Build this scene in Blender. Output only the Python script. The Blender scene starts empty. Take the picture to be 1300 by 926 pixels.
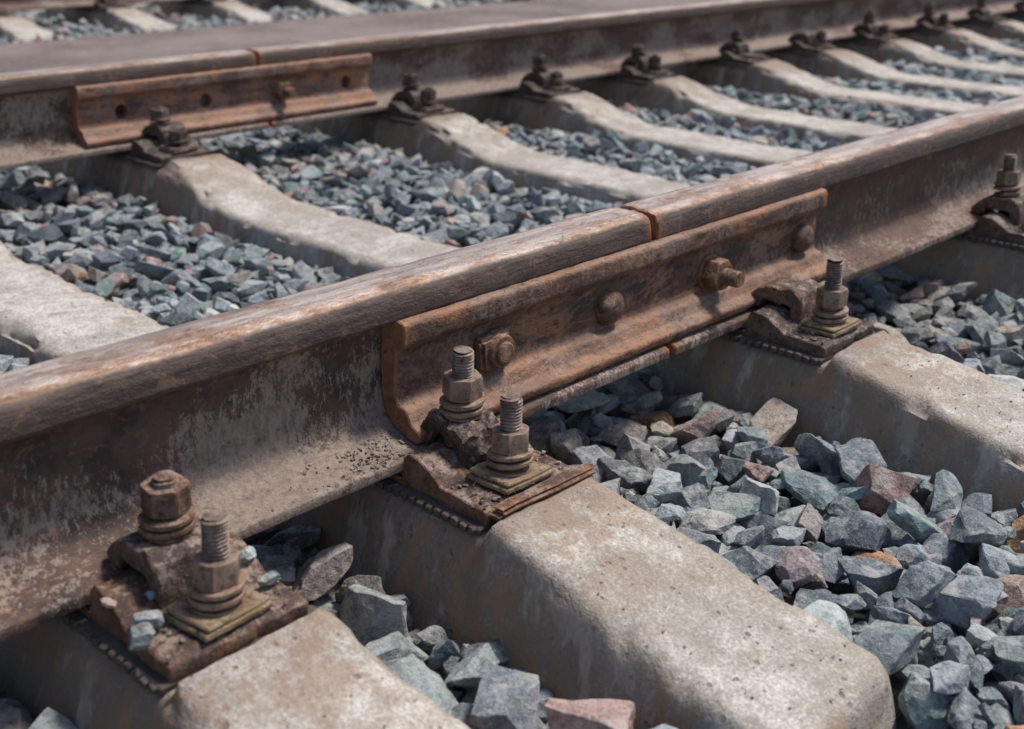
import bpy, bmesh, math, random
import numpy as np
from mathutils import Vector, Matrix, noise, Euler
random.seed(7); np.random.seed(7)
scene = bpy.context.scene
COL = scene.collection
JN, JF = 1.175, 1.70     # joint positions along the near / far rail
YB = 4.62                # near rail of the neighbouring track
PZ = .011                # level of the base plates above the rail-foot plane reference

# ------------------------------------------------------------------ materials
class MT:
    def __init__(s, name):
        s.m = bpy.data.materials.new(name); s.m.use_nodes = True
        s.nt = s.m.node_tree; s.n = s.nt.nodes; s.l = s.nt.links
        s.b = s.n['Principled BSDF']
    def new(s, t): return s.n.new(t)
    def put(s, sock, v):
        if isinstance(v, bpy.types.NodeSocket): s.l.new(v, sock)
        elif isinstance(v, (tuple, list)) and len(v) == 3 and sock.type == 'RGBA': sock.default_value = (*v, 1)
        else: sock.default_value = v
    def coord(s, rnd=True):
        tc = s.new('ShaderNodeTexCoord')
        if not rnd: return tc.outputs['Object']
        oi = s.new('ShaderNodeObjectInfo')
        mu = s.math('MULTIPLY', oi.outputs['Random'], 37.0)
        a = s.new('ShaderNodeVectorMath'); a.operation = 'ADD'
        s.l.new(tc.outputs['Object'], a.inputs[0]); s.l.new(mu, a.inputs[1])
        return a.outputs[0]
    def noise(s, v, scale, detail=3, rough=.6, dist=0):
        t = s.new('ShaderNodeTexNoise'); s.l.new(v, t.inputs['Vector'])
        t.inputs['Scale'].default_value = scale; t.inputs['Detail'].default_value = min(detail, 4)
        t.inputs['Roughness'].default_value = rough; t.inputs['Distortion'].default_value = dist
        return t.outputs['Fac']
    def scalevec(s, v, sc):
        a = s.new('ShaderNodeVectorMath'); a.operation = 'MULTIPLY'
        s.l.new(v, a.inputs[0]); a.inputs[1].default_value = sc
        return a.outputs[0]
    def math(s, op, a, b=0.0, c=None, clamp=False):
        t = s.new('ShaderNodeMath'); t.operation = op; t.use_clamp = clamp
        s.put(t.inputs[0], a); s.put(t.inputs[1], b)
        if c is not None: s.put(t.inputs[2], c)
        return t.outputs[0]
    def ss(s, v, lo, hi, a=0.0, b=1.0):
        t = s.new('ShaderNodeMapRange'); t.interpolation_type = 'SMOOTHSTEP'
        if lo > hi: lo, hi, a, b = hi, lo, b, a
        s.put(t.inputs[0], v); t.inputs[1].default_value = lo; t.inputs[2].default_value = hi
        t.inputs[3].default_value = a; t.inputs[4].default_value = b
        return t.outputs[0]
    def mix(s, f, a, b, mode='MIX'):
        t = s.new('ShaderNodeMix'); t.data_type = 'RGBA'; t.blend_type = mode
        s.put(t.inputs[0], f); s.put(t.inputs[6], a); s.put(t.inputs[7], b)
        return t.outputs[2]
    def sep(s, v):
        t = s.new('ShaderNodeSeparateXYZ'); s.l.new(v, t.inputs[0]); return t.outputs
    def geo(s): return s.new('ShaderNodeNewGeometry').outputs
    def normal(s): return s.geo()['Normal']
    def bump(s, h, strength=.5, dist=.002, prev=None):
        t = s.new('ShaderNodeBump'); s.l.new(h, t.inputs['Height'])
        t.inputs['Strength'].default_value = strength; t.inputs['Distance'].default_value = dist
        if prev is not None: s.l.new(prev, t.inputs['Normal'])
        return t.outputs[0]
    def out(s, col, rough=.8, metal=0.0, nrm=None, spec=.5):
        s.put(s.b.inputs['Base Color'], col); s.put(s.b.inputs['Roughness'], rough)
        s.put(s.b.inputs['Metallic'], metal); s.b.inputs['Specular IOR Level'].default_value = spec
        if nrm is not None: s.l.new(nrm, s.b.inputs['Normal'])
        return s.m

DUST = (.33, .262, .21)
def rust_mat(name, dark, mid, orange, orange_amt=.5, dust_amt=.35, rough=.74, bs=1.0):
    m = MT(name); v = m.coord(); g = m.geo()
    a = m.noise(v, 30, 4, .75)
    c = m.mix(m.ss(a, .38, .60), dark, mid)
    o = m.ss(m.noise(v, 62, 3, .8, .4), .62 - .25 * orange_amt, .78 - .2 * orange_amt)
    edge = m.ss(g['Pointiness'], .512, .57, 0, .65)
    o = m.math('MAXIMUM', o, edge)
    c = m.mix(m.math('MULTIPLY', o, .85), c, orange)
    nz = m.sep(g['Normal'])[2]
    up = m.ss(nz, -.2, .9, .25, 1.0)
    b = m.noise(v, 130, 4, .8)
    d = m.math('MULTIPLY', m.ss(m.math('ADD', m.math('MULTIPLY', a, .5), m.math('MULTIPLY', b, .5)), .49, .58), m.math('MULTIPLY', up, dust_amt))
    c = m.mix(d, c, DUST)
    c = m.mix(m.ss(b, .48, .32, 0, .8), c, (.022, .014, .011))
    n = m.bump(b, bs, .0034)
    return m.out(c, m.ss(o, 0, 1, rough - .10, rough + .12), .1, n, .4)

RUST = rust_mat('rusty_iron', (.060, .036, .029), (.140, .076, .052), (.27, .135, .068), .36, .72)
RUST_DK = rust_mat('dark_rusty_iron', (.045, .031, .027), (.092, .056, .045), (.19, .108, .068), .22, .75)
RUST_DD = rust_mat('very_dark_rusty_iron', (.032, .023, .020), (.066, .042, .034), (.13, .075, .05), .18, .35)
RUST_OR = rust_mat('orange_rusty_iron', (.080, .045, .032), (.185, .086, .047), (.34, .155, .068), .5, .5)
OCHRE = rust_mat('ochre_rusty_iron', (.12, .082, .050), (.22, .145, .080), (.36, .24, .12), .5, .6)
BOLT = rust_mat('rusty_bolt_steel', (.14, .098, .076), (.24, .168, .122), (.31, .18, .11), .32, .5, .50, .45)

def rail_mat(jx, dusty=0.0):
    m = MT('weathered_rail_steel'); v = m.coord(False)
    x, y, z = m.sep(v)
    n16 = m.noise(v, 17, 4, .75)
    base = m.mix(m.ss(n16, .36, .62), (.046, .029, .024), (.112, .063, .046))
    base = m.mix(m.ss(x, 1.5, 1.9, 0, .5), base, (.120, .062, .045))
    o = m.ss(m.noise(v, 44, 3, .82, .5), .55, .68)
    base = m.mix(m.math('MULTIPLY', o, .6), base, (.24, .115, .062))
    low = m.ss(z, .125, .016, 0.0, 1.0)
    big = m.noise(m.scalevec(v, (.8, 1, 1.3)), 7.0, 3, .55)
    fine = m.noise(m.scalevec(v, (1, 1, .40)), 130, 4, .95)
    patch = m.math('MULTIPLY', m.ss(x, .42, .62, 0, 1), m.ss(x, .95, .80, 0, 1))
    foot = m.ss(z, .036, .014, 0, 1)
    dm = m.math('ADD', m.math('MULTIPLY', big, 1.1), m.math('MULTIPLY', fine, .95))
    dm = m.math('ADD', dm, m.math('MULTIPLY', low, .10))
    dm = m.math('ADD', dm, m.math('MULTIPLY', patch, .12 if jx == JN else 0))
    dm = m.math('ADD', dm, m.math('MULTIPLY', foot, .03))
    dm = m.ss(dm, 1.145 - dusty, 1.235 - dusty)
    inweb = m.ss(z, .143, .135, 0, 1)
    dust = m.mix(m.ss(fine, .35, .65), (.18, .128, .10), (.32, .245, .195))
    web = m.mix(m.math('MULTIPLY', m.math('MULTIPLY', dm, inweb), .85), base, dust)
    hs = m.noise(m.scalevec(v, (.10, 1, 1.5)), 150, 3, .65)
    head = m.mix(m.ss(hs, .35, .65), (.060, .040, .033), (.120, .080, .063))
    head = m.mix(m.math('MULTIPLY', o, .6), head, (.24, .125, .072))
    c = m.mix(m.ss(z, .140, .148), web, head)
    ts = m.noise(m.scalevec(v, (.10, 1, 1)), 70, 4, .7)
    top = m.mix(m.ss(ts, .32, .68), (.27, .195, .155), (.50, .40, .335))
    yy = m.math('ABSOLUTE', y)
    rust_top = m.math('ADD', m.noise(m.scalevec(v, (.5, 1, 1)), 21, 4, .82), m.ss(yy, .010, .034, 0, .09))
    top = m.mix(m.math('MULTIPLY', m.ss(rust_top, .52, .61), .8), top, (.30, .168, .098))
    top = m.mix(m.ss(rust_top, .62, .68, 0, .7), top, (.14, .08, .052))
    tmask = m.ss(m.math('ADD', z, m.math('MULTIPLY', n16, .006)), .1755, .1805)
    c = m.mix(tmask, c, top)
    jd = m.math('ABSOLUTE', m.math('SUBTRACT', x, jx))
    jm = m.ss(m.math('ADD', jd, m.math('MULTIPLY', fine, .03)), .038, .018, 0, .9)
    c = m.mix(jm, c, (.28, .105, .042))
    b = m.noise(m.scalevec(v, (.6, 1, 1)), 120, 4, .82)
    c = m.mix(m.ss(b, .46, .28, 0, .7), c, (.02, .013, .011))
    n = m.bump(b, .8, .0030)
    r = m.mix(tmask, (.75, .75, .75), m.mix(m.ss(ts, .3, .7), (.36,)*3, (.56,)*3))
    return m.out(c, r, m.math('MULTIPLY', tmask, .4), n, .4)
RAIL_N = rail_mat(JN); RAIL_F = rail_mat(JF, .13); RAIL_B = rail_mat(50, .04)

def bar_mat(name, gain=1.0):
    m = MT(name); v = m.coord(False); x, y, z = m.sep(v); g = m.geo()
    s = m.scalevec(v, (.4, 1, 1))
    c = m.mix(m.ss(m.noise(s, 30, 4, .75), .38, .60), (.046 * gain, .028 * gain, .024 * gain), (.145 * gain, .068 * gain, .042 * gain))
    o = m.ss(m.noise(s, 21, 4, .82, .6), .49, .60)
    o = m.math('MAXIMUM', m.math('MULTIPLY', o, .62), m.ss(g['Pointiness'], .505, .56, 0, .8))
    c = m.mix(o, c, (.35, .148, .062))
    up = m.ss(m.sep(g['Normal'])[2], .1, .8, 0, 1)
    c = m.mix(m.math('MULTIPLY', up, .35), c, (.35, .20, .12))
    b = m.noise(v, 110, 4, .85)
    d = m.ss(m.math('ADD', m.math('MULTIPLY', b, .5), m.math('MULTIPLY', m.noise(v, 14, 3, .6), .5)), .495, .57)
    c = m.mix(m.math('MULTIPLY', d, .42), c, (.28, .205, .16))
    c = m.mix(m.ss(b, .47, .31, 0, .75), c, (.028, .016, .012))
    n = m.bump(b, .9, .0032)
    return m.out(c, .62, .1, n, .45)
BAR = bar_mat('rusty_joint_bar_steel'); BAR_F = bar_mat('rusty_joint_bar_steel_light', 1.8)

def concrete_mat():
    m = MT('weathered_concrete'); v0 = m.coord(False); v = m.coord(True); x, y, z = m.sep(v0)
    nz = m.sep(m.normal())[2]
    lo = m.noise(v, 8, 4, .75)
    c = m.mix(m.ss(lo, .38, .62), (.42, .37, .31), (.67, .615, .54))
    md = m.noise(v, 40, 4, .85)
    c = m.mix(m.ss(md, .46, .64, 0, .65), c, (.35, .295, .235))
    sp = m.noise(v, 300, 2, .8)
    c = m.mix(m.ss(sp, .62, .38, 0, .55), c, (.22, .18, .145))
    c = m.mix(m.ss(sp, .58, .72, 0, .4), c, (.76, .71, .64))
    vt = m.new('ShaderNodeTexVoronoi'); m.l.new(v, vt.inputs['Vector']); vt.inputs['Scale'].default_value = 130
    rr = m.math('MULTIPLY', m.math('POWER', m.sep(vt.outputs['Color'])[0], 9.0), .45)
    pit = m.ss(m.math('SUBTRACT', rr, vt.outputs['Distance']), 0, .14)
    c = m.mix(m.math('MULTIPLY', pit, .6), c, (.14, .10, .075))
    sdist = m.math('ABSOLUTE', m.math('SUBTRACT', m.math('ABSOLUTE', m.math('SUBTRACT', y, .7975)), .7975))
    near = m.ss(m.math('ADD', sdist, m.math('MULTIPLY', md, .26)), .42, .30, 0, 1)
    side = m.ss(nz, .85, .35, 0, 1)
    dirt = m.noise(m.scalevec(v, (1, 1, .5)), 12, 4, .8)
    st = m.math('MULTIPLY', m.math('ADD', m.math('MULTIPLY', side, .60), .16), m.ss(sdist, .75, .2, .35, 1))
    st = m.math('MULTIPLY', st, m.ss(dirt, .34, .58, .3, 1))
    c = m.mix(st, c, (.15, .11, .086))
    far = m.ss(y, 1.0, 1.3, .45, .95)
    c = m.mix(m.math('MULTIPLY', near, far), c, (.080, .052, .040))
    sk = m.noise(m.scalevec(v, (1, 1, .2)), 19, 4, .7)
    c = m.mix(m.math('MULTIPLY', m.ss(sk, .52, .60), m.math('MULTIPLY', side, .85)), c, (.34, .20, .10))
    c = m.mix(m.math('MULTIPLY', m.ss(sk, .46, .38), m.math('MULTIPLY', side, .6)), c, (.56, .51, .43))
    ws = m.math('MULTIPLY', m.ss(m.math('ADD', sdist, m.math('MULTIPLY', dirt, .3)), .60, .40, 0, .65), m.ss(dirt, .42, .55))
    c = m.mix(ws, c, (.27, .175, .115))
    bl = m.ss(m.noise(v, 15, 4, .85), .57, .66, 0, .55)
    c = m.mix(bl, c, (.27, .20, .14))
    # dirty arrises
    ar = m.ss(m.math('ADD', m.math('ABSOLUTE', x), m.math('MULTIPLY', md, .03)), .078, .096, 0, .35)
    c = m.mix(ar, c, (.22, .17, .13))
    h = m.math('SUBTRACT', m.noise(v, 85, 4, .85), m.math('MULTIPLY', pit, .45))
    n = m.bump(h, .9, .0044)
    return m.out(c, .9, 0, n, .25)
CONC = concrete_mat()

def stone_mat():
    m = MT('crushed_stone'); v = m.coord(False)
    a = m.new('ShaderNodeAttribute'); a.attribute_name = 'scol'
    c = a.outputs['Color']
    b = m.noise(v, 60, 4, .8)
    c = m.mix(m.ss(b, .36, .60), m.mix(1, c, (.62, .63, .64), 'MULTIPLY'), m.mix(1, c, (1.22, 1.21, 1.19), 'MULTIPLY'))
    f = m.noise(v, 340, 2, .8)
    c = m.mix(m.ss(f, .54, .70, 0, .50), c, (.47, .48, .47))
    c = m.mix(m.ss(f, .45, .30, 0, .5), c, (.05, .055, .06))
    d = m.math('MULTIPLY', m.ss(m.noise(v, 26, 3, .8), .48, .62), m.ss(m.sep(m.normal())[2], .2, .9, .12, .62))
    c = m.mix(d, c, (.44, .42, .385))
    n = m.bump(m.noise(v, 150, 4, .82), 1.0, .0042)
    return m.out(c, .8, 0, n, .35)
STONE = stone_mat()

def ground_mat(name, a, b, sc, bd):
    m = MT(name); v = m.coord(False)
    c = m.mix(m.ss(m.noise(v, sc, 4, .7), .35, .65), a, b)
    c = m.mix(m.ss(m.noise(v, sc * 18, 3, .7), .5, .7, 0, .5), c, tuple(min(1, q * 1.6) for q in b))
    n = m.bump(m.noise(v, sc * 10, 4, .8), .8, bd)
    return m.out(c, .95, 0, n, .2)
GROUND = ground_mat('gravelly_soil', (.07, .065, .06), (.15, .14, .125), 6, .02)
PATH = ground_mat('compacted_dirt', (.13, .100, .088), (.21, .165, .145), 1.6, .006)
def simple(name, col, rough=.8):
    m = MT(name); v = m.coord()
    c = m.mix(m.noise(v, 60, 4, .7), tuple(q * .6 for q in col), tuple(q * 1.4 for q in col))
    return m.out(c, rough, 0, m.bump(m.noise(v, 150, 3, .7), .5, .001))
RUBBER = simple('dirty_rubber', (.075, .058, .048), .85)
GRASS = simple('grass_blade_green', (.10, .14, .03), .7)

# ------------------------------------------------------------------ mesh helpers
def smooth_by_angle(me, deg=35):
    bm = bmesh.new(); bm.from_mesh(me)
    bmesh.ops.recalc_face_normals(bm, faces=bm.faces[:])
    th = math.radians(deg)
    for f in bm.faces: f.smooth = True
    for e in bm.edges:
        e.smooth = not (len(e.link_faces) == 2 and e.calc_face_angle(0) > th)
    bm.to_mesh(me); bm.free()

def obj(name, me, parent=None, loc=(0, 0, 0), rot=(0, 0, 0)):
    o = bpy.data.objects.new(name, me); COL.objects.link(o)
    o.location = loc; o.rotation_euler = rot
    if parent: o.parent = parent
    return o
def empty(name, loc=(0, 0, 0), rot=(0, 0, 0)):
    e = bpy.data.objects.new(name, None); e.empty_display_size = .05; COL.objects.link(e)
    e.location = loc; e.rotation_euler = rot
    return e
def jit(p, amp, freq):
    p = Vector(p)
    return tuple(p + noise.noise_vector(p * freq) * amp + noise.noise_vector(p * freq * 3.1) * amp * .45)

class MB:
    def __init__(s): s.v = []; s.f = []
    def add(s, v, f, M=None):
        k = len(s.v)
        s.v += [tuple((M @ Vector(p)) if M else p) for p in v]
        s.f += [tuple(i + k for i in q) for q in f]
        return s
    def mesh(s, name, mat, deg=35, amp=0, freq=60):
        if amp: s.v = [jit(p, amp, freq) for p in s.v]
        me = bpy.data.meshes.new(name); me.from_pydata(s.v, [], s.f); me.update()
        me.materials.append(mat); smooth_by_angle(me, deg)
        return me

def round_profile(pts, r):
    out = []; n = len(pts)
    for i in range(n):
        p = Vector(pts[i]); a = Vector(pts[i - 1]); b = Vector(pts[(i + 1) % n])
        da = (a - p); db = (b - p)
        ra = min(r, da.length * .4); rb = min(r, db.length * .4)
        p0 = p + da.normalized() * ra; p1 = p + db.normalized() * rb
        out += [p0, (p0 + p1) * .25 + p * .5, p1]
    return out
def resample(pts, step):
    out = []; n = len(pts)
    for i in range(n):
        a = pts[i]; b = pts[(i + 1) % n]; L = (b - a).length
        k = max(1, int(L / step))
        for j in range(k): out.append(a.lerp(b, j / k))
    return out
def extrude(pts, xs, r=.002, step=.02, cham=.0012):
    """closed (y,z) profile swept along x"""
    P = resample(round_profile([Vector(p) for p in pts], r), step) if r else [Vector(p) for p in pts]
    n = len(P); V = []; F = []
    def nrm(i):
        t = (P[(i + 1) % n] - P[i - 1]).normalized()
        return Vector((-t.y, t.x))
    area = sum(P[i].x * P[(i + 1) % n].y - P[(i + 1) % n].x * P[i].y for i in range(n))
    sg = 1 if area > 0 else -1
    if cham: sections = [(xs[0], cham), (xs[0] + cham, 0)] + [(x, 0) for x in xs[1:-1]] + [(xs[-1] - cham, 0), (xs[-1], cham)]
    else: sections = [(x, 0) for x in xs]
    for x, ins in sections:
        for i, p in enumerate(P):
            q = p + nrm(i) * (sg * ins) if ins else p
            V.append((x, q.x, q.y))
    for s in range(len(sections) - 1):
        for i in range(n):
            j = (i + 1) % n
            F.append((s * n + i, s * n + j, (s + 1) * n + j, (s + 1) * n + i))
    F.append(tuple(range(n))); F.append(tuple((len(sections) - 1) * n + i for i in reversed(range(n))))
    return V, F
def lathe(prof, seg=28, rfun=None):
    V = []; F = []
    for (r, z) in prof:
        for k in range(seg):
            t = 2 * math.pi * k / seg
            rr = rfun(r, t, z) if rfun else r
            V.append((rr * math.cos(t), rr * math.sin(t), z))
    for s in range(len(prof) - 1):
        for k in range(seg):
            j = (k + 1) % seg
            F.append((s * seg + k, s * seg + j, (s + 1) * seg + j, (s + 1) * seg + k))
    F.append(tuple(reversed(range(seg)))); F.append(tuple((len(prof) - 1) * seg + k for k in range(seg)))
    return V, F
def hexnut(z0, h, R=.0205):
    seg = 48
    def rf(r, t, z):
        a = (t % (math.pi / 3)) - math.pi / 6
        return min(r, R * math.cos(math.pi / 6) / math.cos(a))
    c = R * .885
    return lathe([(c, z0), (R, z0 + .0022), (R, z0 + h * .5), (R, z0 + h - .0028), (c + .0006, z0 + h - .0002), (c - .003, z0 + h), (.0125, z0 + h)], seg, rf)
def thread(z0, z1, r=.0112, pitch=.0034):
    seg = 24; V = []; F = []
    rings = int((z1 - z0) / pitch * 2) + 2
    for k in range(rings):
        rr = r if k % 2 == 0 else r - .0019
        for s in range(seg + 1):
            z = z0 + (k / 2 - 1) * pitch + pitch * s / seg
            q = rr
            if z > z1 - .0018: z = min(z, z1); q = min(rr, r - .0018)
            V.append((q * math.cos(2 * math.pi * s / seg), q * math.sin(2 * math.pi * s / seg), z))
    w = seg + 1
    for k in range(rings - 1):
        for s in range(seg):
            F.append((k * w + s, k * w + s + 1, (k + 1) * w + s + 1, (k + 1) * w + s))
    b = len(V)
    for s in range(seg): V.append(((r - .0018) * math.cos(2 * math.pi * s / seg), (r - .0018) * math.sin(2 * math.pi * s / seg), z1 - .0001))
    F.append(tuple(b + s for s in range(seg)))
    return V, F
def springwasher(z0, turns=1.93, ri=.0125, ro=.0232, th=.0056, pitch=.0083, seg=36):
    V = []; F = []; n = int(seg * turns)
    for k in range(n + 1):
        t = 2 * math.pi * k / seg; z = z0 + pitch * k / seg; c, s = math.cos(t), math.sin(t)
        b = .0012
        for (r, dz) in ((ri, 0), (ro - b, 0), (ro, b), (ro, th - b), (ro - b, th), (ri, th)):
            V.append((r * c, r * s, z + dz))
    for k in range(n):
        for i in range(6):
            j = (i + 1) % 6
            F.append((k * 6 + i, k * 6 + j, (k + 1) * 6 + j, (k + 1) * 6 + i))
    F.append(tuple(range(6))); F.append(tuple(n * 6 + i for i in reversed(range(6))))
    return V, F
def box(sx, sy, sz, bev=.0015, cz=0, segs=1, cuts=0):
    bm = bmesh.new(); bmesh.ops.create_cube(bm, size=1)
    for v in bm.verts: v.co = Vector((v.co.x * sx, v.co.y * sy, v.co.z * sz + cz))
    bmesh.ops.bevel(bm, geom=bm.edges[:], offset=bev, segments=segs, affect='EDGES', clamp_overlap=True)
    if cuts:
        bmesh.ops.subdivide_edges(bm, edges=[e for e in bm.edges if e.calc_length() > .01], cuts=cuts, use_grid_fill=True)
    bm.verts.index_update()
    V = [tuple(v.co) for v in bm.verts]; F = [tuple(v.index for v in f.verts) for f in bm.faces]
    bm.free(); return V, F
def T(x=0, y=0, z=0, rx=0, ry=0, rz=0, s=1):
    return Matrix.Translation((x, y, z)) @ Euler((rx, ry, rz)).to_matrix().to_4x4() @ Matrix.Scale(s, 4)

# ------------------------------------------------------------------ layout
G = 1.595
TIES = [(-.62, -.62), (-.10, -.10), (.445, .45), (.785, .80), (1.40, 1.39), (2.12, 2.13), (2.62, 2.63), (3.09, 3.09), (3.64, 3.64), (4.09, 4.09), (4.57, 4.57)]
x = 4.57
while x < 14: x += .52; TIES.append((x, x))

# rails
half = [(.075, 0), (.075, .0105), (.071, .0128), (.046, .0188), (.028, .026), (.016, .036), (.0102, .052), (.0090, .075), (.0092, .100), (.0115, .121), (.0155, .1325), (.021, .1385), (.0345, .1430), (.0374, .1465), (.0372, .163), (.0352, .1708), (.030, .1762), (.019, .1791), (0, .180)]
prof = half + [(-a, b) for a, b in reversed(half[:-1])]
def rail(name, y, x0, x1, mat, fine=(0, 0), cham=.002):
    xs = [x0]
    while xs[-1] < x1:
        xs.append(xs[-1] + (.009 if fine[0] <= xs[-1] <= fine[1] else .5))
    xs[-1] = x1
    if xs[-1] - xs[-2] < .006: xs.pop(-2)
    V, F = extrude(prof, xs, .0015, .008, cham)
    mb = MB(); mb.add(V, F)
    jx = JN if y == 0 else JF
    def dis(p):
        q = Vector((p[0] * .6, p[1], p[2])); p = Vector(p)
        a = .0007
        d = noise.noise_vector(q * 25) * a + noise.noise_vector(q * 90) * a * .6
        k = max(0, 1 - abs(p.x - jx) / .030)
        if k > 0 and p.z > .14:       # battered rail end
            d += noise.noise_vector(p * 140) * .0026 * k
            d.z -= k * k * .0020
        if p.z > .165 and abs(p.y) > .024:
            d.z -= max(0, noise.noise(Vector((p.x * 14, 0, y))) - .25) * .004
        return tuple(p + d)
    mb.v = [dis(p) for p in mb.v]
    return obj(name, mb.mesh(name, mat, 40), None, (0, y, 0))
rail('railway_rail', 0, -3, JN - .0055, RAIL_N, (-.1, 1.3))
r2 = rail('railway_rail', 0, JN + .0065, 30, RAIL_N, (1.1, 2.9)); r2.location.z = -.0008
rail('railway_rail', G, -3, JF - .005, RAIL_F, (.6, 1.75)); rail('railway_rail', G, JF + .005, 30, RAIL_F, (1.6, 3.2))
rail('railway_rail', YB, -4, 40, RAIL_B); rail('railway_rail', YB + G, -4, 40, RAIL_B)

# joint bars
barp = [(-.0125, .1340), (-.0230, .1405), (-.0400, .1455), (-.0465, .1440), (-.0490, .1400), (-.0495, .1220), (-.0470, .1175), (-.0385, .1130), (-.0345, .1050),
        (-.0335, .085), (-.0340, .0600), (-.0370, .0530), (-.0470, .0500), (-.0500, .0470), (-.0560, .0360), (-.0680, .0300), (-.0700, .0270), (-.0690, .0190), (-.0640, .0160), (-.046, .0200), (-.026, .0285), (-.0145, .044), (-.0115, .060), (-.0115, .115)]
def joint_bar(y, x0, x1, kinds, side=-1, amp=.0010, mat=None):
    mat = mat or BAR
    root = empty('rail_joint_bar', (0, y, 0))
    xs = list(np.arange(x0, x1, .007)) + [x1]
    if xs[-1] - xs[-2] < .006: xs.pop(-2)
    P = barp if side < 0 else [(-a, b) for a, b in barp]
    holes = [b[0] for b in kinds if b[1] == 'hole']
    V, F = extrude(P, xs, .0018, .006, 0 if holes else .0015)
    mb = MB(); mb.add(V, F)
    if not holes:
        me = mb.mesh('bar', mat, 38, amp, 45); o = obj('bar', me, root)
    else:
        me = mb.mesh('bar', mat, 38); o = obj('bar', me, root)
        n0 = len(me.vertices)
        for hx in holes:
            cut = MB(); cut.add(*lathe([(.0165, -.04), (.0165, .09)], 32), T(hx, -.0115, .0785, math.pi / 2))
            co = obj('cut', cut.mesh('cut', mat)); co.location.y = y
            md = o.modifiers.new('b', 'BOOLEAN'); md.object = co; md.solver = 'EXACT'
            bpy.context.view_layer.update()
            dg = bpy.context.evaluated_depsgraph_get()
            nm = bpy.data.meshes.new_from_object(o.evaluated_get(dg))
            o.modifiers.clear(); o.data = nm; bpy.data.objects.remove(co)
        assert len(o.data.vertices) != n0
        for vv in o.data.vertices: vv.co = Vector(jit(vv.co, amp, 45))
        smooth_by_angle(o.data, 38)
    fy = -.0340 * (1 if side < 0 else -1); rx = math.pi / 2 if side < 0 else -math.pi / 2
    for (bx, kind, z) in kinds:
        b = MB()
        if kind == 'dome':
            b.add(*lathe([(.0215, -.002), (.0225, .003), (.0215, .007), (.019, .0115), (.0145, .0155), (.008, .018), (.002, .0188)], 32))
            nm = 'round_bolt_head'
        elif kind == 'nut':
            b.add(*lathe([(.0245, -.002), (.0245, .004), (.021, .005)], 32)); b.add(*hexnut(.005, .022, .0225)); b.add(*thread(.025, .053)); nm = 'track_bolt_nut'
        elif kind == 'flat':
            b.add(*box(.046, .040, .016, .004, .006, 2, 2), T(-.004, 0, 0, 0, 0, .1))
            b.add(*lathe([(.0190, .010), (.0195, .016), (.0180, .0195), (.0150, .020)], 32))
            b.add(*lathe([(.0125, .018), (.0125, .0225), (.0105, .0240)], 24)); nm = 'track_bolt_nut'
        else: continue
        obj(nm, b.mesh(nm, RUST_OR if kind == 'nut' else RUST, 35, .0006, 90), root, (bx, fy, z), (rx, 0, 0))
    return root
joint_bar(0, .750, 1.575, [(.89, 'flat', .078), (1.09, 'dome', .078), (1.30, 'nut', .076), (1.53, 'dome', .078)])
joint_bar(0, .750, 1.575, [(.89, 'dome', .075), (1.09, 'nut', .078), (1.30, 'dome', .076), (1.53, 'nut', .078)], side=1)
joint_bar(G, 1.23, 2.04, [(1.335, 'hole', .080), (1.55, 'hole', .080), (1.76, 'nut', .080), (1.965, 'hole', .080)], mat=BAR_F)

# fastenings -------------------------------------------------------
def rib_profile(rib=True, side=0):
    L = [(-.198, -.024), (-.198, -.0115), (-.190, -.0075), (-.138, -.006)]
    if rib: L += [(-.126, .002), (-.112, .009), (-.104, .012), (-.086, .012), (-.0795, .006), (-.078, -.0170)]
    else: L += [(-.080, -.0065), (-.078, -.0170)]
    R = [(-a, b) for a, b in reversed(L)]
    return L + R
def lin(a, b, n): return [a + (b - a) * i / n for i in range(n + 1)]
mb = MB(); HW = .065
mb.add(*extrude(rib_profile(), lin(-HW, -.0155, 10), .002, .005))
mb.add(*extrude(rib_profile(False), lin(-.0157, .0157, 5), .002, .005, .0002))
mb.add(*extrude(rib_profile(), lin(.0155, HW, 10), .002, .005))
ME_PLATE = mb.mesh('base_plate', RUST, 35, .0020, 45)
ME_PLATE_D = ME_PLATE.copy(); ME_PLATE_D.materials[0] = RUST_DK
ME_PLATE_X = ME_PLATE.copy(); ME_PLATE_X.materials[0] = RUST_DD
mb = MB(); mb.add(*box(.148, .396, .009, .002, -.0275, 1, 12))
for i in range(32):
    for sx in (-1, 1): mb.add(*box(.008, .0085, .0085, .0015), T(sx * .0745, -.190 + i * .01225, -.0275))
ME_PAD = mb.mesh('rubber_pad', RUBBER, 35, .0022, 50)
mb = MB(); mb.add(*box(.122, .150, .0055, .001, -.003)); ME_RPAD = mb.mesh('rail_pad', RUBBER)
clipP = [(-.050, .0155), (-.0475, .026), (-.061, .039), (-.077, .049), (-.116, .050), (-.130, .043), (-.1345, .020), (-.1345, .001), (-.1200, .001), (-.1170, .026), (-.079, .029), (-.071, .0145)]
def clip_mesh(amp, mat, hw=.033, freq=45):
    mb = MB(); mb.add(*extrude(clipP, lin(-hw, hw, 24), .003, .0035, .002)); return mb.mesh('clip', mat, 40, amp, freq)
ME_CLIP = clip_mesh(.0020, RUST_DK); ME_CLIP_C = clip_mesh(.0065, RUST_DK, .025, 60); ME_CLIP_R = clip_mesh(.0022, RUST); ME_CLIP_X = clip_mesh(.0020, RUST_DD)
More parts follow.
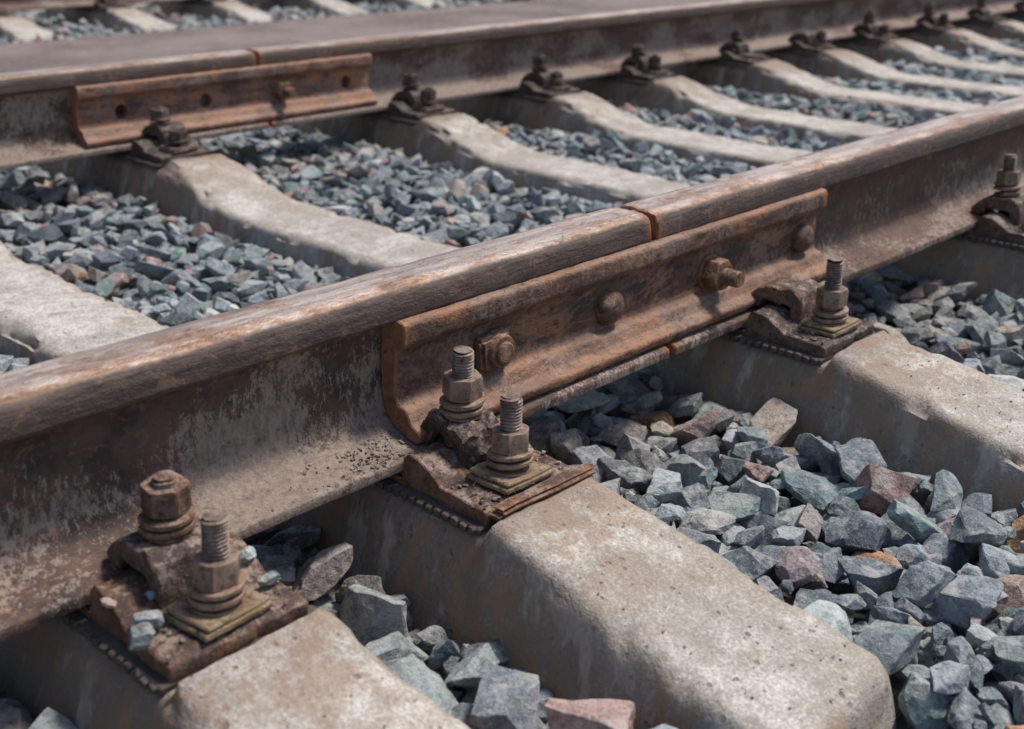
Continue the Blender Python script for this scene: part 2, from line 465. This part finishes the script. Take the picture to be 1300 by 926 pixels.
def bolt_mesh(name, total, nutz=.0175, mat=BOLT, amp=.0007):
    mb = MB()
    mb.add(*springwasher(0)); mb.add(*lathe([(.0215, -.0015), (.0215, .0008)], 32))
    mb.add(*hexnut(nutz, .0235)); mb.add(*thread(nutz + .02, total)); mb.add(*lathe([(.0105, 0), (.0105, nutz + .021)], 20))
    return mb.mesh(name, mat, 32, amp, 90)
ME_AN = [bolt_mesh('anchor_bolt', .080), bolt_mesh('anchor_bolt', .076), bolt_mesh('anchor_bolt', .086, .022)]
ME_CB = [bolt_mesh('clip_bolt', .050, .019, RUST), bolt_mesh('clip_bolt', .069), bolt_mesh('clip_bolt', .058)]
ME_FAR = [bolt_mesh('clip_bolt', t, nz, RUST_DD if i % 3 else RUST_DK, .0010) for i, (t, nz) in enumerate([(.040, .012), (.047, .0175), (.036, .010), (.054, .0175), (.043, .015)])]
mb = MB(); mb.add(*box(.068, .056, .0055, .0012, .0027, 1, 5)); mb.add(*box(.064, .052, .004, .0012, .0078, 1, 5), T(0, 0, 0, .03, .02, .05))
ME_SQ = mb.mesh('square_washer', OCHRE, 35, .0016, 60)
ME_SQ_X = ME_SQ.copy(); ME_SQ_X.materials[0] = RUST_DK
mb = MB()
for i in range(4):
    mb.add(*box(.134 + .006 * (i % 2), .013, .0013, .0003, 0, 1, 6), T(.002 * i, -.002 * (i % 3), i * .0026, .12 - .05 * i, .01 * i, .02 * (i - 1.5)))
ME_SHIM = mb.mesh('shim_stack', RUST_OR, 35, .0018, 30)

def fastening(x, y, outer=None, inner=True, rz=0, far=False):
    e = empty('rail_fastening', (x, y, 0), (0, 0, rz))
    obj('base_plate', ME_PLATE if (outer or {}).get('bright') else (ME_PLATE_X if far else ME_PLATE_D), e, (0, 0, PZ))
    obj('rubber_pad', ME_PAD, e, (0, 0, PZ)); obj('rail_pad', ME_RPAD, e)
    rnd = random.uniform
    for side, o in ((1, outer or {}), (-1, {})):
        r0 = 0 if side == 1 else math.pi
        s = side
        if o.get('clip', 1):
            cm = o.get('clipmesh', ME_CLIP_X if far else ME_CLIP)
            obj('clip', cm, e, (0, 0, .002 - (rnd(0, .006) if far else 0)), (0, 0, r0 + o.get('cliprot', rnd(-.04, .04) * (3 if far else 1))))
        if o.get('clipbolt', 1) and not (far and random.random() < .15):
            obj('clip_bolt', o.get('cb', random.choice(ME_FAR if far else ME_CB)), e, (0, -.097 * s, .0545 - (.004 if far else 0)), (rnd(-.05, .05), rnd(-.05, .05), rnd(0, 6)))
        if o.get('anchor', 1):
            obj('square_washer', ME_SQ_X if far else ME_SQ, e, (0, -.166 * s, PZ - .0055), (rnd(-.02, .02), rnd(-.03, .03), r0 + rnd(-.1, .1)))
            if not (far and random.random() < .12):
                obj('anchor_bolt', o.get('ab', random.choice(ME_FAR if far else ME_AN)), e, (0, -.166 * s, PZ + .0050), (rnd(-.05, .05), rnd(-.05, .05), rnd(0, 6)))
        if o.get('shim'): obj('shim_stack', ME_SHIM, e, (.006, -.205, PZ - .013), (.03, .0, .0))
    return e
NEAR = {.445: dict(cb=ME_CB[0], ab=ME_AN[1], bright=1), .785: dict(cb=ME_CB[1], ab=ME_AN[1], clipmesh=ME_CLIP_C, shim=1, bright=1),
        1.40: dict(clipbolt=0, ab=ME_AN[2], cliprot=.06, clipmesh=ME_CLIP_R), 2.12: dict(cb=ME_CB[1], ab=ME_AN[1])}
for a, b in TIES:
    rz = -math.atan2(b - a, G)
    fastening(a, 0, NEAR.get(a), rz=rz, far=a > 2.3); fastening(b, G, rz=rz, far=b > 1.0)

# concrete sleepers -------------------------------------------------
def sleeper_mesh(seed):
    ys = list(np.arange(-.553, G + .553 + .001, .010))
    def top(s):
        a = abs(s)
        if a < .204: return -.0310 + PZ
        if a < .212: return -.0310 + PZ + (a - .204) / .008 * .018
        if s > 0: return -.013 + PZ - (s - .212) / .341 * .064
        t = min(1, (a - .212) / .27)
        return -.013 + PZ - .066 * (t * t * (3 - 2 * t) * .5 + t * .5)
    V = []; F = []
    off = Vector((seed * 7.3, 0, 0)); n = None
    for k, y in enumerate(ys):
        s = -y if y < G / 2 else y - G
        z = top(s)
        zb = -.235
        tw = .0745 + (-.013 + PZ - z) * .22 if abs(s) > .204 else .0765
        bw = .150 if s > -.25 else .150 - min(.025, (-.25 - s) * .1)
        if s > .53: e = (s - .53) ** 2 * 25; z -= e; tw -= e; bw -= e
        r = .009
        pts = [(-bw, zb)]
        for q in (.2, .35, .5, .62, .74, .84, .92): pts.append((-bw + (bw - tw) * q, zb + (z - zb) * q))
        pts += [(-tw - .0015, z - r), (-tw + .002, z - r * .35), (-tw + r, z)]
        h = len(pts)
        for q in (-.75, -.6, -.45, -.3, -.15, 0, .15, .3, .45, .6, .75): pts.append((tw * q, z + .0004))
        pts += [(-a, b) for a, b in reversed(pts[:h])]
        n = len(pts)
        for (a, b) in pts:
            p = Vector((a, y, b)) + off
            d = noise.noise_vector(p * 9) * .0032 + noise.noise_vector(p * 35) * .0018 + noise.noise_vector(p * 110) * .0010
            if abs(abs(a) - tw) < .014 and b > z - .012:
                ch = max(0, noise.noise(p * 28) - .10) * .018 + max(0, noise.noise(p * 9) - .30) * .022
                d += Vector((-math.copysign(ch, a), 0, -ch))
            if abs(s) < .2: d *= .3
            V.append((a + d.x, y + d.y, b + d.z))
    m = len(ys)
    for k in range(m - 1):
        for i in range(n - 1): F.append((k * n + i, k * n + i + 1, (k + 1) * n + i + 1, (k + 1) * n + i))
    F.append(tuple(range(n))); F.append(tuple((m - 1) * n + i for i in reversed(range(n))))
    mb = MB(); mb.add(V, F); return mb.mesh('concrete_sleeper', CONC, 50)
SM = [sleeper_mesh(i) for i in range(6)]
for i, (a, b) in enumerate(TIES):
    obj('concrete_sleeper', SM[i % 6], None, (a, 0, 0), (0, 0, -math.atan2(b - a, G)))
x = -1.0; i = 0
while x < 14:
    obj('concrete_sleeper', SM[i % 6], None, (x, YB, 0))
    if 0 < x < 8: fastening(x, YB, far=True)
    i += 1; x += .56

# ground & path ----------------------------------------------------
def sheet(name, x0, x1, y0, y1, z, mat, n=1, amp=0):
    bm = bmesh.new()
    xs = np.linspace(x0, x1, n + 1); ys = np.linspace(y0, y1, n + 1)
    g = [[bm.verts.new((a, b, z + (noise.noise(Vector((a * 1.3, b * 1.3, 0))) * amp if amp else 0))) for b in ys] for a in xs]
    for i in range(n):
        for j in range(n): bm.faces.new((g[i][j], g[i + 1][j], g[i + 1][j + 1], g[i][j + 1]))
    me = bpy.data.meshes.new(name); bm.to_mesh(me); bm.free(); me.materials.append(mat)
    for p in me.polygons: p.use_smooth = True
    return obj(name, me)
sheet('ground', -300, 300, -300, 300, -.150, GROUND)
sheet('dirt_path', -10, 40, 2.55, 3.93, -.060, PATH, 80, .02)

# ------------------------------------------------------------------ crushed stone
def stone_variant(seed, lod):
    rs = random.Random(seed)
    bm = bmesh.new(); bmesh.ops.create_cube(bm, size=2)
    for k in range(rs.randint(11, 17)):
        n = Vector((rs.gauss(0, 1), rs.gauss(0, 1), rs.gauss(0, 1))).normalized()
        d = rs.uniform(.58, .98)
        r = bmesh.ops.bisect_plane(bm, geom=bm.verts[:] + bm.edges[:] + bm.faces[:], plane_co=n * d, plane_no=n, clear_outer=True, dist=1e-5)
        ed = [g for g in r['geom_cut'] if isinstance(g, bmesh.types.BMEdge)]
        if len(ed) > 2:
            try: bmesh.ops.edgeloop_fill(bm, edges=ed)
            except Exception: pass
    bmesh.ops.remove_doubles(bm, verts=bm.verts[:], dist=.04)
    sy = rs.uniform(.55, .90); sz = rs.uniform(.38, .70)
    for v in bm.verts: v.co = Vector((v.co.x, v.co.y * sy, v.co.z * sz))
    sh = rs.uniform(-.35, .35)
    for v in bm.verts: v.co.x += v.co.z * sh
    if lod >= 1:
        bmesh.ops.bevel(bm, geom=bm.edges[:], offset=.035, segments=1, affect='EDGES', clamp_overlap=True)
    if lod >= 2:
        bmesh.ops.triangulate(bm, faces=bm.faces[:])
        for it in range(2):
            bmesh.ops.subdivide_edges(bm, edges=[e for e in bm.edges if e.calc_length() > .24], cuts=1)
            bmesh.ops.triangulate(bm, faces=bm.faces[:])
        o = Vector((seed * 1.7, 0, 0))
        for v in bm.verts:
            v.co += noise.noise_vector(v.co * 1.6 + o) * .07 + noise.noise_vector(v.co * 4.5 + o) * .045
    if lod:
        bmesh.ops.recalc_face_normals(bm, faces=bm.faces[:])
    bm.verts.index_update()
    V = np.array([v.co[:] for v in bm.verts], dtype=np.float32)
    loops = []; tot = []
    for f in bm.faces: loops += [v.index for v in f.verts]; tot.append(len(f.verts))
    bm.free()
    return V, np.array(loops, dtype=np.int32), np.array(tot, dtype=np.int32), sz
NV = 30
LODS = [[stone_variant(100 + i, l) for i in range(NV)] for l in range(3)]
PAL = [((.185, .213, .222), 22), ((.245, .272, .275), 20), ((.130, .155, .170), 15), ((.32, .34, .338), 13), ((.190, .240, .232), 12), ((.16, .178, .20), 8), ((.44, .43, .40), 8), ((.36, .30, .24), 5), ((.38, .24, .20), 4.5), ((.46, .25, .12), 1.6), ((.30, .25, .24), 4)]
PC = np.array([p[0] for p in PAL]); PW = np.array([p[1] for p in PAL]); PW = PW / PW.sum()

def build_stones(name, S, parent=None):
    Vs = []; Ls = []; Ts = []; Cs = []; off = 0
    groups = {}
    for s in S: groups.setdefault((int(s[7]), random.randrange(NV)), []).append(s)
    for (lod, vi), lst in groups.items():
        V, L, Tt, sz = LODS[lod][vi]
        n = len(lst); A = np.array([q[:7] for q in lst])
        cx, sx_ = np.cos(A[:, 4]), np.sin(A[:, 4]); cy, sy_ = np.cos(A[:, 5]), np.sin(A[:, 5]); cz, sz_ = np.cos(A[:, 6]), np.sin(A[:, 6])
        R = np.zeros((n, 3, 3))
        R[:, 0, 0] = cz * cy; R[:, 0, 1] = cz * sy_ * sx_ - sz_ * cx; R[:, 0, 2] = cz * sy_ * cx + sz_ * sx_
        R[:, 1, 0] = sz_ * cy; R[:, 1, 1] = sz_ * sy_ * sx_ + cz * cx; R[:, 1, 2] = sz_ * sy_ * cx - cz * sx_
        R[:, 2, 0] = -sy_; R[:, 2, 1] = cy * sx_; R[:, 2, 2] = cy * cx
        an = np.random.uniform(.85, 1.15, (n, 1, 3))
        P = np.einsum('nij,nkj->nki', R, V[None] * an) * A[:, 3][:, None, None] + A[:, :3][:, None, :]
        nv = len(V)
        Vs.append(P.reshape(-1, 3))
        Ls.append((L[None] + (off + np.arange(n) * nv)[:, None]).ravel()); Ts.append(np.tile(Tt, n))
        col = PC[np.random.choice(len(PC), n, p=PW)] * np.random.uniform(.72, 1.28, (n, 1)) * np.random.uniform(.96, 1.04, (n, 3))
        br = np.array([q[8] for q in lst])[:, None]
        col = col * (1 - br) + np.array([.20, .15, .118]) * br
        Cs.append(np.repeat(np.c_[col, np.ones(n)], nv, axis=0))
        off += n * nv
    V = np.concatenate(Vs); L = np.concatenate(Ls); Tt = np.concatenate(Ts); C = np.concatenate(Cs)
    me = bpy.data.meshes.new(name)
    me.vertices.add(len(V)); me.vertices.foreach_set('co', V.astype(np.float32).ravel())
    me.loops.add(len(L)); me.loops.foreach_set('vertex_index', L.astype(np.int32))
    st = np.concatenate([[0], np.cumsum(Tt)[:-1]]).astype(np.int32)
    me.polygons.add(len(Tt)); me.polygons.foreach_set('loop_start', st)
    me.update(calc_edges=True)
    a = me.attributes.new('scol', 'FLOAT_COLOR', 'POINT'); a.data.foreach_set('color', C.astype(np.float32).ravel())
    me.polygons.foreach_set('use_smooth', np.zeros(len(Tt), dtype=bool))
    me.materials.append(STONE)
    return obj(name, me)

def pile(X0, X1, Y0, Y1, level, size, ties, coverage, hif, res=.008, base=-.150):
    nx = int((X1 - X0) / res); ny = int((Y1 - Y0) / res)
    H = np.full((nx, ny), base, dtype=np.float64)
    S = []; rnd = random.Random(3)
    ta = sorted(ties)
    def tie_dx(x, y):
        t = y / G
        return min(abs(x - (a + (b - a) * t)) for a, b in ta)
    area = (X1 - X0) * (Y1 - Y0); done = 0.0; tries = 0
    while done < area * coverage and tries < 400000:
        best = None
        for c in range(4):
            x = rnd.uniform(X0 + .03, X1 - .03); y = rnd.uniform(Y0 + .03, Y1 - .03)
            h = H[int((x - X0) / res), int((y - Y0) / res)]
            if best is None or h < best[0]: best = (h, x, y)
        tries += 1
        h, x, y = best
        r = size(x, y, rnd)
        if ties and tie_dx(x, y) < .108 + .45 * r:
            done += math.pi * r * r * .25; continue
        lv = level(x, y)
        i0 = int((x - X0 - r * .8) / res); i1 = int((x - X0 + r * .8) / res) + 1; j0 = int((y - Y0 - r * .8) / res); j1 = int((y - Y0 + r * .8) / res) + 1
        i0 = max(i0, 0); j0 = max(j0, 0); P = H[i0:i1, j0:j1]
        if P.size == 0: continue
        hz = P.mean() * .65 + P.max() * .35
        done += math.pi * r * r * .5
        if hz > lv: continue
        zc = hz + r * .38
        gi = (np.arange(i0, i0 + P.shape[0]) + .5) * res + X0 - x; gj = (np.arange(j0, j0 + P.shape[1]) + .5) * res + Y0 - y
        d2 = (gi[:, None] ** 2 + gj[None] ** 2) / (r * r * .7)
        cap = zc + np.sqrt(np.clip(1 - d2, 0, 1)) * r * .5
        H[i0:i1, j0:j1] = np.where(d2 < 1, np.maximum(P, cap), P)
        dr = min(abs(y), abs(y - G))
        br = math.exp(-(dr / .14) ** 2) * rnd.uniform(.1, .95) if ties else .2
        S.append((x, y, zc, r, rnd.gauss(0, .36), rnd.gauss(0, .36), rnd.uniform(0, 6.283), hif(x, y), br))
    return S
def lvl(x, y):
    b = -.100 if y < -.02 else -.092
    return b + noise.noise(Vector((x * 3, y * 3, 5))) * .016
def szf(x, y, r):
    if y < .05: return r.uniform(.008, .024) if r.random() < .70 else r.uniform(.026, .041)
    k = 1.12 if x < 4 else 1.35
    return (r.uniform(.008, .018) if r.random() < .68 else r.uniform(.018, .029)) * k
hi = lambda x, y: 2 if (y < .05 and x < 2.2) else (1 if (y < .1 or x < 2.4) and x < 3.2 else 0)
S = pile(-.7, 8.5, -1.15, 2.1, lvl, szf, TIES, 3.8, hi)
for (x, y, z, r) in [(.372, -.150, .004, .011), (.392, -.125, .008, .009), (.356, -.165, .003, .012), (.480, -.125, .006, .010), (.476, -.165, .002, .009), (.405, -.19, -.001, .008), (.36, -.11, .008, .008)]:
    S.append((x + .020, y, z + PZ, r, .2, .1, random.uniform(0, 6), 2, 0))
build_stones('ballast_gravel', S)
S2 = pile(-1, 12, 3.85, 6.4, lambda x, y: -.09, lambda x, y, r: r.uniform(.02, .035), [], 1.6, lambda x, y: 0, .015)
build_stones('ballast_gravel', S2)
# grit
S = []
rnd = random.Random(11)
for k in range(500):
    x = rnd.uniform(-.2, 2.4); y = -rnd.uniform(.035, .072); z = .0128 + (.072 + y) * .20
    if .74 < x < 1.6: continue
    S.append((x, y, z + .0003, rnd.uniform(.0006, .0020), 0, 0, rnd.uniform(0, 6), 0, .95))
for k in range(260):
    x = rnd.gauss(.715, .035); y = -rnd.uniform(.02, .072); z = .0130 + (.072 + y) * .28
    if x > .745: continue
    S.append((x, y, z, rnd.uniform(.0007, .0024), 0, 0, rnd.uniform(0, 6), 0, .95))
for a, b in TIES[2:6]:
    for k in range(90):
        y = -rnd.uniform(.22, .54); z = -.013 + PZ - (-y - .212) / .341 * .064
        S.append((a + rnd.uniform(-.065, .065), y, z + .0005, rnd.uniform(.0006, .0017), 0, 0, rnd.uniform(0, 6), 0, .6))
    for k in range(90):
        S.append((a + rnd.uniform(-.063, .063), -rnd.uniform(.115, .195), -.0045 + PZ, rnd.uniform(.0008, .003), 0, 0, rnd.uniform(0, 6), 0, .8))
build_stones('loose_grit', S)

# grass tuft
mb = MB()
for k in range(90):
    a = rnd.uniform(0, 6.28); r = rnd.uniform(0, .12); h = rnd.uniform(.05, .14); w = .004
    x, y = r * math.cos(a), r * math.sin(a) * .5; lx, ly = rnd.gauss(0, .04), rnd.gauss(0, .04)
    c, s = math.cos(a * 3), math.sin(a * 3)
    mb.add([(x - w * c, y - w * s, 0), (x + w * c, y + w * s, 0), (x + lx * .4 + w * .6 * c, y + ly * .4 + w * .6 * s, h * .6), (x + lx * .4 - w * .6 * c, y + ly * .4 - w * .6 * s, h * .6), (x + lx, y + ly, h)], [(0, 1, 2, 3), (3, 2, 4)])
obj('grass_tuft', mb.mesh('grass_tuft', GRASS), None, (5.2, 4.02, -.085))

# ------------------------------------------------------------------ light
w = bpy.data.worlds.new('World'); scene.world = w; w.use_nodes = True
AZ, EL = math.radians(-20), math.radians(62)
d = Vector((math.cos(EL) * math.cos(AZ), math.cos(EL) * math.sin(AZ), math.sin(EL)))
nt = w.node_tree; sk = nt.nodes.new('ShaderNodeTexSky'); sk.sky_type = 'NISHITA'; sk.sun_disc = False
sk.sun_elevation = EL; sk.sun_rotation = math.atan2(d.x, d.y)
nt.links.new(sk.outputs[0], nt.nodes['Background'].inputs[0]); nt.nodes['Background'].inputs[1].default_value = .15
sl = bpy.data.lights.new('sun', 'SUN'); sl.energy = 4.3; sl.angle = math.radians(11.0); sl.color = (1, .95, .885)
so = bpy.data.objects.new('sun', sl); COL.objects.link(so); so.rotation_euler = d.to_track_quat('Z', 'Y').to_euler(); so.location = (3, -2, 6)

# ------------------------------------------------------------------ camera
cd = bpy.data.cameras.new('camera'); cam = bpy.data.objects.new('camera', cd); COL.objects.link(cam); scene.camera = cam
F_PX = 1538.3
cd.sensor_width = 36; cd.lens = 36 * F_PX / 1300; cd.shift_y = -45 / 1300; cd.clip_start = .02; cd.clip_end = 800
yaw, pitch, roll = math.radians(43.709), math.radians(20.198), math.radians(.61)
fw = Vector((math.cos(yaw) * math.cos(pitch), math.sin(yaw) * math.cos(pitch), -math.sin(pitch)))
q = fw.to_track_quat('-Z', 'Y').to_matrix().to_4x4()
cam.matrix_world = Matrix.Translation((0, -.916, .561)) @ q @ Matrix.Rotation(roll, 4, 'Z')
cd.dof.use_dof = True; cd.dof.focus_distance = 1.33; cd.dof.aperture_fstop = 5.6
scene.view_settings.view_transform = 'Standard'; scene.view_settings.look = 'None'; scene.view_settings.exposure = 0
